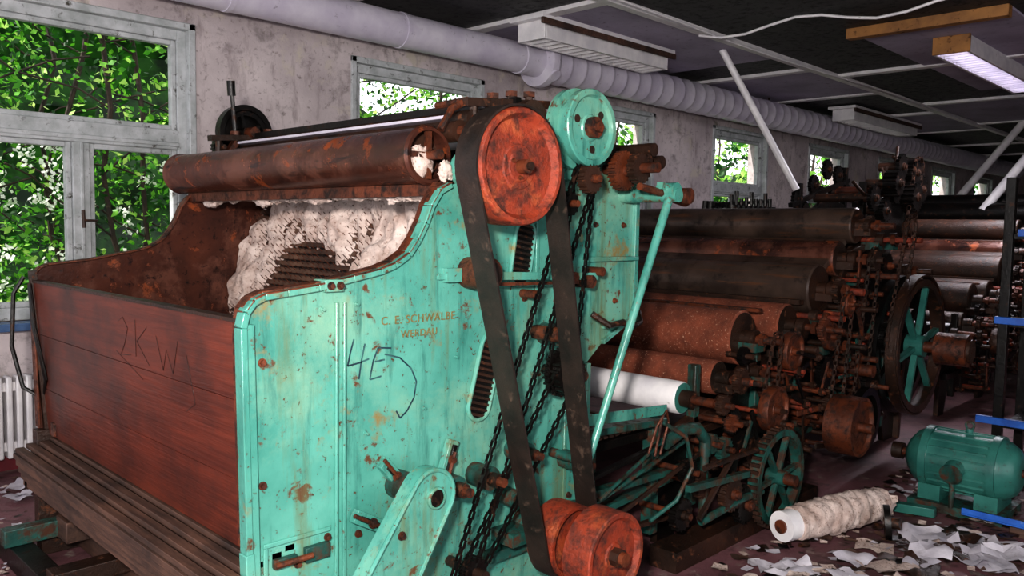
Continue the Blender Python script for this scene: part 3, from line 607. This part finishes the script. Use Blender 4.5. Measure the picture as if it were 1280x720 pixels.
    for i in range(70):
        x=3.6+rn.random()*2.6; z=.2+rn.random()*min(1.1,(x-3.3)*.55); a=rn.uniform(0,math.pi); l=rn.uniform(.1,.3); y=rn.uniform(2.05,2.27)
        zz=z+math.sin(a)*l
        if zz<.1 or zz>1.5: continue
        p.beam((x+ox,y,z),(x+ox+math.cos(a)*l,y,zz),rn.uniform(.01,.03),.012,rn.choice(['rustd','rust',g,'iron','iron']),(0,1,0))
        p.cy(x+ox,z,y-.03,2.3,.014,rn.choice(['rust','rustd','rusto']),8); p.cy(x+ox,z,y-.015,y+.005,.026,'rustd',6)
    p.chain(closed(loop2((4.22+ox,1.0),.05,(4.14+ox,.64),.08,10)),2.1,.02,'rustd',.03)
    p.chain(closed(loop2((5.02+ox,1.17),.07,(4.9+ox,.5),.09,10)),2.05,.02,'rustd',.03)
    p.chain(closed(loop2((5.48+ox,1.43),.08,(5.3+ox,.3),.1,10)),2.08,.02,'rustd',.03)
    p.chain(closed(loop2((5.95+ox,1.65),.08,(5.7+ox,.9),.1,10)),2.02,.022,'rustd',.03)
    p.done()
    return C
C=card("carding_machine",0)
p=Part("spoked_flywheel",C,0); p.wheel(6.1,.82,1.96,2.04,.47,'turqm',6,.05,.2,'rust','rustd'); p.cy(6.1,.82,1.75,2.35,.04,'rust')
belt(p,loop2((6.1,.82),.475,(6.12,.84),.47,36),1.965,2.035,.012,'rustd'); p.wheel(6.1,.82,2.09,2.15,.49,'iron',6,.06,.6)
p.cy(6.1,.82,1.66,1.86,.11,'rust',28); p.cy(6.1,.82,1.64,1.66,.08,'rustd',24); p.done()
p=Part("spoked_gear_wheel",C,0); p.wheel(4.09,.29,1.98,2.04,.26,'turqd',6,.035,.1); p.cy(4.09,.29,1.9,2.35,.03,'rust')
for i in range(44):
    a=2*math.pi*i/44; p.box((4.09+.265*math.cos(a)-.009,1.985,.29+.265*math.sin(a)-.009),(4.09+.265*math.cos(a)+.009,2.035,.29+.265*math.sin(a)+.009),'rustd')
p.lathe((4.03,2.1,.30),(0,1,0),[(0,.22),(0,.275),(.05,.275),(.05,.22),(0,.22)],'iron',40,False)
p.done()
p=Part("belt_drum",C,0); p.lathe((4.9,1.88,.45),(0,1,0),[(0.02,.0001),(.02,.15),(0,.16),(0,.178),(.17,.178),(.17,.0001)],'rust',44,False); p.cy(4.9,.45,1.82,2.35,.03,'rust'); p.lathe((5.3,2.0,.42),(0,1,0),[(0,.15),(0,.2),(.05,.2),(.05,.15)],'iron',36,False); p.done()
p=Part("cross_pipes",C,0)
p.tube([(3.15,2.1,.62),(3.3,2.1,.66),(3.42,2.1,.65),(3.5,2.1,.58),(3.5,2.1,.5)],.03,'turqd',12); p.cyl((3.5,2.1,.2),(3.5,2.1,.55),.022,'turqd',12)
p.tube([(3.4,2.05,.2),(3.7,2.0,.26),(4.0,2.05,.22)],.02,'turqd',10); p.beam((3.2,2.0,.42),(3.75,2.0,.38),.03,.03,'turqd',(0,1,0))
p.cyl((3.3,1.98,.5),(3.8,1.98,.5),.014,'rustd',10); p.beam((3.3,2.0,.25),(3.6,2.0,.5),.02,.02,'rustd',(0,1,0)); p.gear(3.62,.3,2.0,2.04,.09,'rustd',20); p.gear(3.8,.2,2.02,2.06,.1,'iron',22)
p.box((3.2,2.05,0),(4.7,2.2,.1),'rustd')
for x,z,r,k in ((3.35,.45,.06,'iron'),(3.48,.36,.07,'rustd'),(3.3,.25,.08,'iron'),(3.55,.55,.05,'turqd'),(3.68,.5,.06,'turqd'),(3.75,.62,.045,'rust')): p.gear(x,z,2.08,2.12,r,k,16,'rustd'); p.cy(x,z,2.04,2.33,.015,'rust')
p.done()
C2=card("carding_machine",4.3,False)
p=Part("rear_feeder",C2,0.004)
pf=[(7.05,.0),(7.0,1.3),(7.1,1.4),(7.4,1.5),(7.6,1.75),(8.2,1.8),(8.2,0)]
C3=[(a+4.8,b_+.1 if b_ else 0) for a,b_ in pf]
p.prism(C3,2.3,2.34,'iron'); p.prism(C3,4.3,4.34,'iron')
for x,z,r in ((12.3,1.9,.15),(12.6,2.05,.12),(12.9,1.95,.16)): p.cy(x,z,2.3,4.4,r,'iron')
p.done()
# cluttered feed head standing on the rear card: posts, gears, levers, short shafts
p=Part("overhead_feed_head",C2,0)
for y in (3.5,4.2):
    p.beam((8.8,y,1.2),(8.8,y,2.15),.06,.06,'iron',(0,1,0)); p.beam((10.0,y,1.3),(10.0,y,2.4),.06,.06,'iron',(0,1,0)); p.beam((8.6,y,1.9),(10.1,y,2.25),.05,.05,'iron',(0,1,0))
    p.prism([(8.9,1.3),(10.1,1.3),(10.0,1.95),(9.4,2.0),(9.0,1.8)],y-.02,y+.02,'iron')
rn=random.Random(8)
for i,(x,z,r) in enumerate(((9.55,2.35,.12),(9.85,2.3,.12),(9.2,2.15,.12),(9.4,2.05,.1),(10.05,2.12,.13),(9.75,2.02,.14),(8.8,1.98,.12),(9.0,1.85,.1))):
    p.cy(x,z,3.4,3.62,r*.4,'rustd'); p.gear(x,z,3.36-.05*(i%3),3.40,r*1.2,'iron',18,'rustd'); p.gear(x,z,4.2,4.24,r,'iron',16,'rustd')
    a=rn.uniform(0.4,2.6); p.cyl((x,3.45,z),(x+.3*math.cos(a),3.5,z+.3*math.sin(a)),.018,'rustd',8)
p.cy(9.2,2.0,3.5,4.2,.05,'rustd'); p.cy(9.8,2.1,3.5,4.2,.06,'cover')
p.chain(closed(loop2((9.85,2.35),.12,(9.65,1.6),.12,10)),3.3,.04,'rustd',.05)
p.done()
p=Part("spool_stand",C,0)
p.box((6.6,3.7,1.40),(7.4,4.35,1.46),'iron'); p.box((6.65,3.75,.9),(6.75,4.3,1.4),'iron')
for i in range(9):
    x=6.65+i*.09; p.cyl((x,3.8,1.46),(x+.02,3.82,1.93+.04*math.sin(i*2)),.02,'iron',8); p.cyl((x,3.8,1.72),(x,3.8,1.84),.05,'iron',10); p.cyl((x+.02,4.1,1.46),(x+.05,4.1,1.88),.03,'iron',8)
p.beam((6.5,3.9,1.84),(7.5,3.9,1.90),.03,.03,'iron'); p.done()

# ---------------------------------------------------------------- motor
Mo=empty("electric_motor")
p=Part("motor_body",Mo,0.0)
cx,cz=5.25,.27
p.lathe((cx,1.12,cz),(0,1,0),[(0,.05),(0,.09),(.02,.13),(.07,.165),(.10,.175),(.10,.19),(.14,.19),(.14,.18),(.46,.18),(.46,.19),(.50,.19),(.50,.175),(.55,.15),(.59,.10),(.61,.06),(.61,.04)],'turqm',44)
for i in range(22):
    a=2*math.pi*i/22
    p.beam((cx+.18*math.cos(a),1.27,cz+.18*math.sin(a)),(cx+.18*math.cos(a),1.57,cz+.18*math.sin(a)),.01,.012,'turqm')
p.cy(cx,cz,1.0,1.12,.022,'rust'); p.cy(cx,cz,1.73,1.80,.022,'rust'); p.cy(cx,cz,1.76,1.82,.05,'rustd')
p.box((cx-.15,1.2,.04),(cx+.15,1.32,.14),'turqm'); p.box((cx-.15,1.50,.04),(cx+.15,1.62,.14),'turqm'); p.box((cx-.20,1.16,.0),(cx+.20,1.66,.05),'turqd')
p.lathe((cx,1.4,cz+.175),(0,0,1),[(0,.02),(.03,.02)],'turqm',12); p.tube([(cx,1.4+.022*math.cos(a/12*6.283),cz+.225+.022*math.sin(a/12*6.283)) for a in range(12)],.007,'turqd',6,True)
p.cyl((cx-.24,1.42,.25),(cx-.15,1.42,.27),.055,'turqm',18); p.cyl((cx-.25,1.42,.247),(cx-.24,1.42,.25),.06,'turqd',18); p.cyl((cx-.21,1.42,.05),(cx-.21,1.42,.2),.014,'turqd'); 
p.done()
p=Part("spool_rack",None,0.004)
for y in (-1.2,.2,1.5):
    for x in (6.35,6.95): p.box((x,y,0),(x+.06,y+.06,2.0),'iron')
for z,yy in ((.30,1.66),(1.0,1.58),(1.60,1.47)): p.box((6.33,-1.2,z),(6.37,yy,z+.05),'blue'); p.box((6.37,-1.2,z-.02),(7.0,1.5,z+.02),'iron')
rn=random.Random(4)
for z in (.32,1.02,1.64):
    y=-1.0
    while y<1.45:
        if rn.random()<.75: p.cyl((6.6,y,z),(6.6,y,z+rn.uniform(.2,.36)),.07,rn.choice(['iron','rustd','rustd']),12)
        y+=.19
p.done()
p=Part("blue_angle_bar",None,0.003); p.box((4.95,.80,.05),(5.0,1.34,.06),'blue'); p.box((4.95,.80,.06),(4.96,1.34,.09),'blue'); p.box((4.94,1.0,.0),(5.01,1.1,.05),'woodd'); p.done()
p=Part("wool_bobbin",None,0,60)
a=V((3.86,1.86,.115)); b2=V((4.62,1.66,.115)); d=(b2-a)
nu=60; ns=36; vs=[]; fs=[]; w=d.normalized(); u=V((0,0,1)); t=w.cross(u)
for i in range(nu+1):
    for j in range(ns):
        an=2*math.pi*j/ns; r=.082+.016*math.sin(i/nu*math.pi)+.016*noise.noise(V((i*.3,math.cos(an)*1.5,math.sin(an)*1.5)))+.007*noise.noise(V((i*.9,math.cos(an)*5,math.sin(an)*5)))
        vs.append(a+d*(.1+.9*i/nu)+(u*math.sin(an)+t*math.cos(an))*r)
for i in range(nu):
    for j in range(ns): fs.append([i*ns+j,i*ns+(j+1)%ns,(i+1)*ns+(j+1)%ns,(i+1)*ns+j])
p.add(vs,fs,'fluff'); p.add([vs[k] for k in range(ns)],[list(range(ns))],'fluff')
p.cyl(a,a+d*.11,.078,'white',28); p.cyl(a-w*.012,a,.035,'rust',16); p.cyl(b2,b2+w*.06,.03,'woodd',12); blob(p,(4.66,1.66,.085),.06,'fluff',(1,1,1),5,.8); p.done()
def sheets(name,boxes,n,seed,smin,smax,mats):
    rn=random.Random(seed); p=Part(name)
    for i in range(n):
        x0,x1,y0,y1=rn.choice(boxes); cx=rn.uniform(x0,x1); cy=rn.uniform(y0,y1); s1=rn.uniform(smin,smax); s2=s1*rn.uniform(.5,.9); a=rn.uniform(0,6.28); h=rn.uniform(.004,.02)
        k=rn.choice(mats); vs=[];N_=5
        for u in range(N_+1):
            for w in range(N_+1):
                lx=(u/N_-.5)*s1; ly=(w/N_-.5)*s2
                vs.append((cx+lx*math.cos(a)-ly*math.sin(a),cy+lx*math.sin(a)+ly*math.cos(a),.004+h+abs(noise.noise(V((lx*9+i,ly*9,i))))*s1*.35))
        fs=[[u*(N_+1)+w,(u+1)*(N_+1)+w,(u+1)*(N_+1)+w+1,u*(N_+1)+w+1] for u in range(N_) for w in range(N_)]
        p.add(vs,fs,k)
    p.done()
sheets("paper_scraps",[(3.7,4.5,1.1,1.55),(4.3,4.7,1.0,1.4),(3.3,3.7,1.4,1.7)],42,5,.08,.27,['paper','paper','fluff','rustd','paper'])
sheets("paper_scraps",[(1.1,1.7,4.9,5.7),(1.8,2.4,5.0,5.7)],8,8,.08,.25,['paper'])
sheets("floor_litter",[(0.6,2.4,4.4,5.8),(0.7,1.0,3.2,5.0)],320,9,.015,.05,['paper','fluff','woodd','rustd'])
sheets("floor_litter",[(2.8,6.2,.4,1.95)],1300,12,.015,.08,['paper','fluff','woodd','rustd','iron','rustd','woodd'])
p=Part("loose_gear"); p.lathe((4.36,1.54,.1),(0.4,-.9,0.1),[(0,.09),(.03,.09)],'iron',20); p.cyl((4.36,1.54,.1),(4.37,1.46,.11),.03,'rustd'); p.done()
p=Part("scrap_bars",None,0.003); p.beam((4.84,1.85,.03),(4.88,1.45,.05),.06,.05,'turqm'); p.beam((4.80,1.9,.03),(4.92,1.62,.03),.04,.04,'turqd'); p.done()

# ---------------------------------------------------------------- camera
f=1025.0; th=math.radians(44.6); pit=math.radians(4.2); roll=math.radians(1.0)
fw=V((math.cos(th),math.sin(th),0)); R=V((math.sin(th),-math.cos(th),0)); Z=V((0,0,1))
F=fw*math.cos(pit)-Z*math.sin(pit); U=Z*math.cos(pit)+fw*math.sin(pit)
cr=R*math.cos(roll)+U*math.sin(roll); cu=-R*math.sin(roll)+U*math.cos(roll)
cam=bpy.data.cameras.new("camera"); cam.sensor_width=36; cam.lens=f/1280*36; cam.clip_start=.05; cam.clip_end=200
co=bpy.data.objects.new("camera",cam); S.collection.objects.link(co)
mt=Matrix((cr,cu,-F)).transposed().to_4x4(); mt.translation=V((0,0,1.6)); co.matrix_world=mt; S.camera=co
# ---------------------------------------------------------------- light
w=bpy.data.worlds.new("world"); S.world=w; w.use_nodes=True; bg=w.node_tree.nodes["Background"]; bg.inputs[0].default_value=(.94,.95,1,1); bg.inputs[1].default_value=1.85
def addl(name,typ,loc,tgt,e,**kw):
    l=bpy.data.lights.new(name,typ); l.energy=e
    for k,v in kw.items(): setattr(l,k,v)
    o=bpy.data.objects.new(name,l); o.location=loc; o.rotation_euler=(V(tgt)-V(loc)).to_track_quat('-Z','Y').to_euler(); S.collection.objects.link(o); return o
addl("camera_flash",'AREA',(-.25,.1,1.95),(3.4,2.6,1.3),180,size=.18,color=(1,.95,.9))
addl("sun",'SUN',(0,12,20),(8,10,10.5),6.0,angle=.01,color=(1,.97,.88))
addl("lamp_light",'AREA',(9.6,2.55,3.2),(9.6,2.55,0),80,shape='RECTANGLE',size=2.4,size_y=.25,color=(.95,.92,1))
S.view_settings.view_transform='Standard'
for lk in ('Medium High Contrast','High Contrast','None'):
    try:
        S.view_settings.look=lk; break
    except Exception: pass
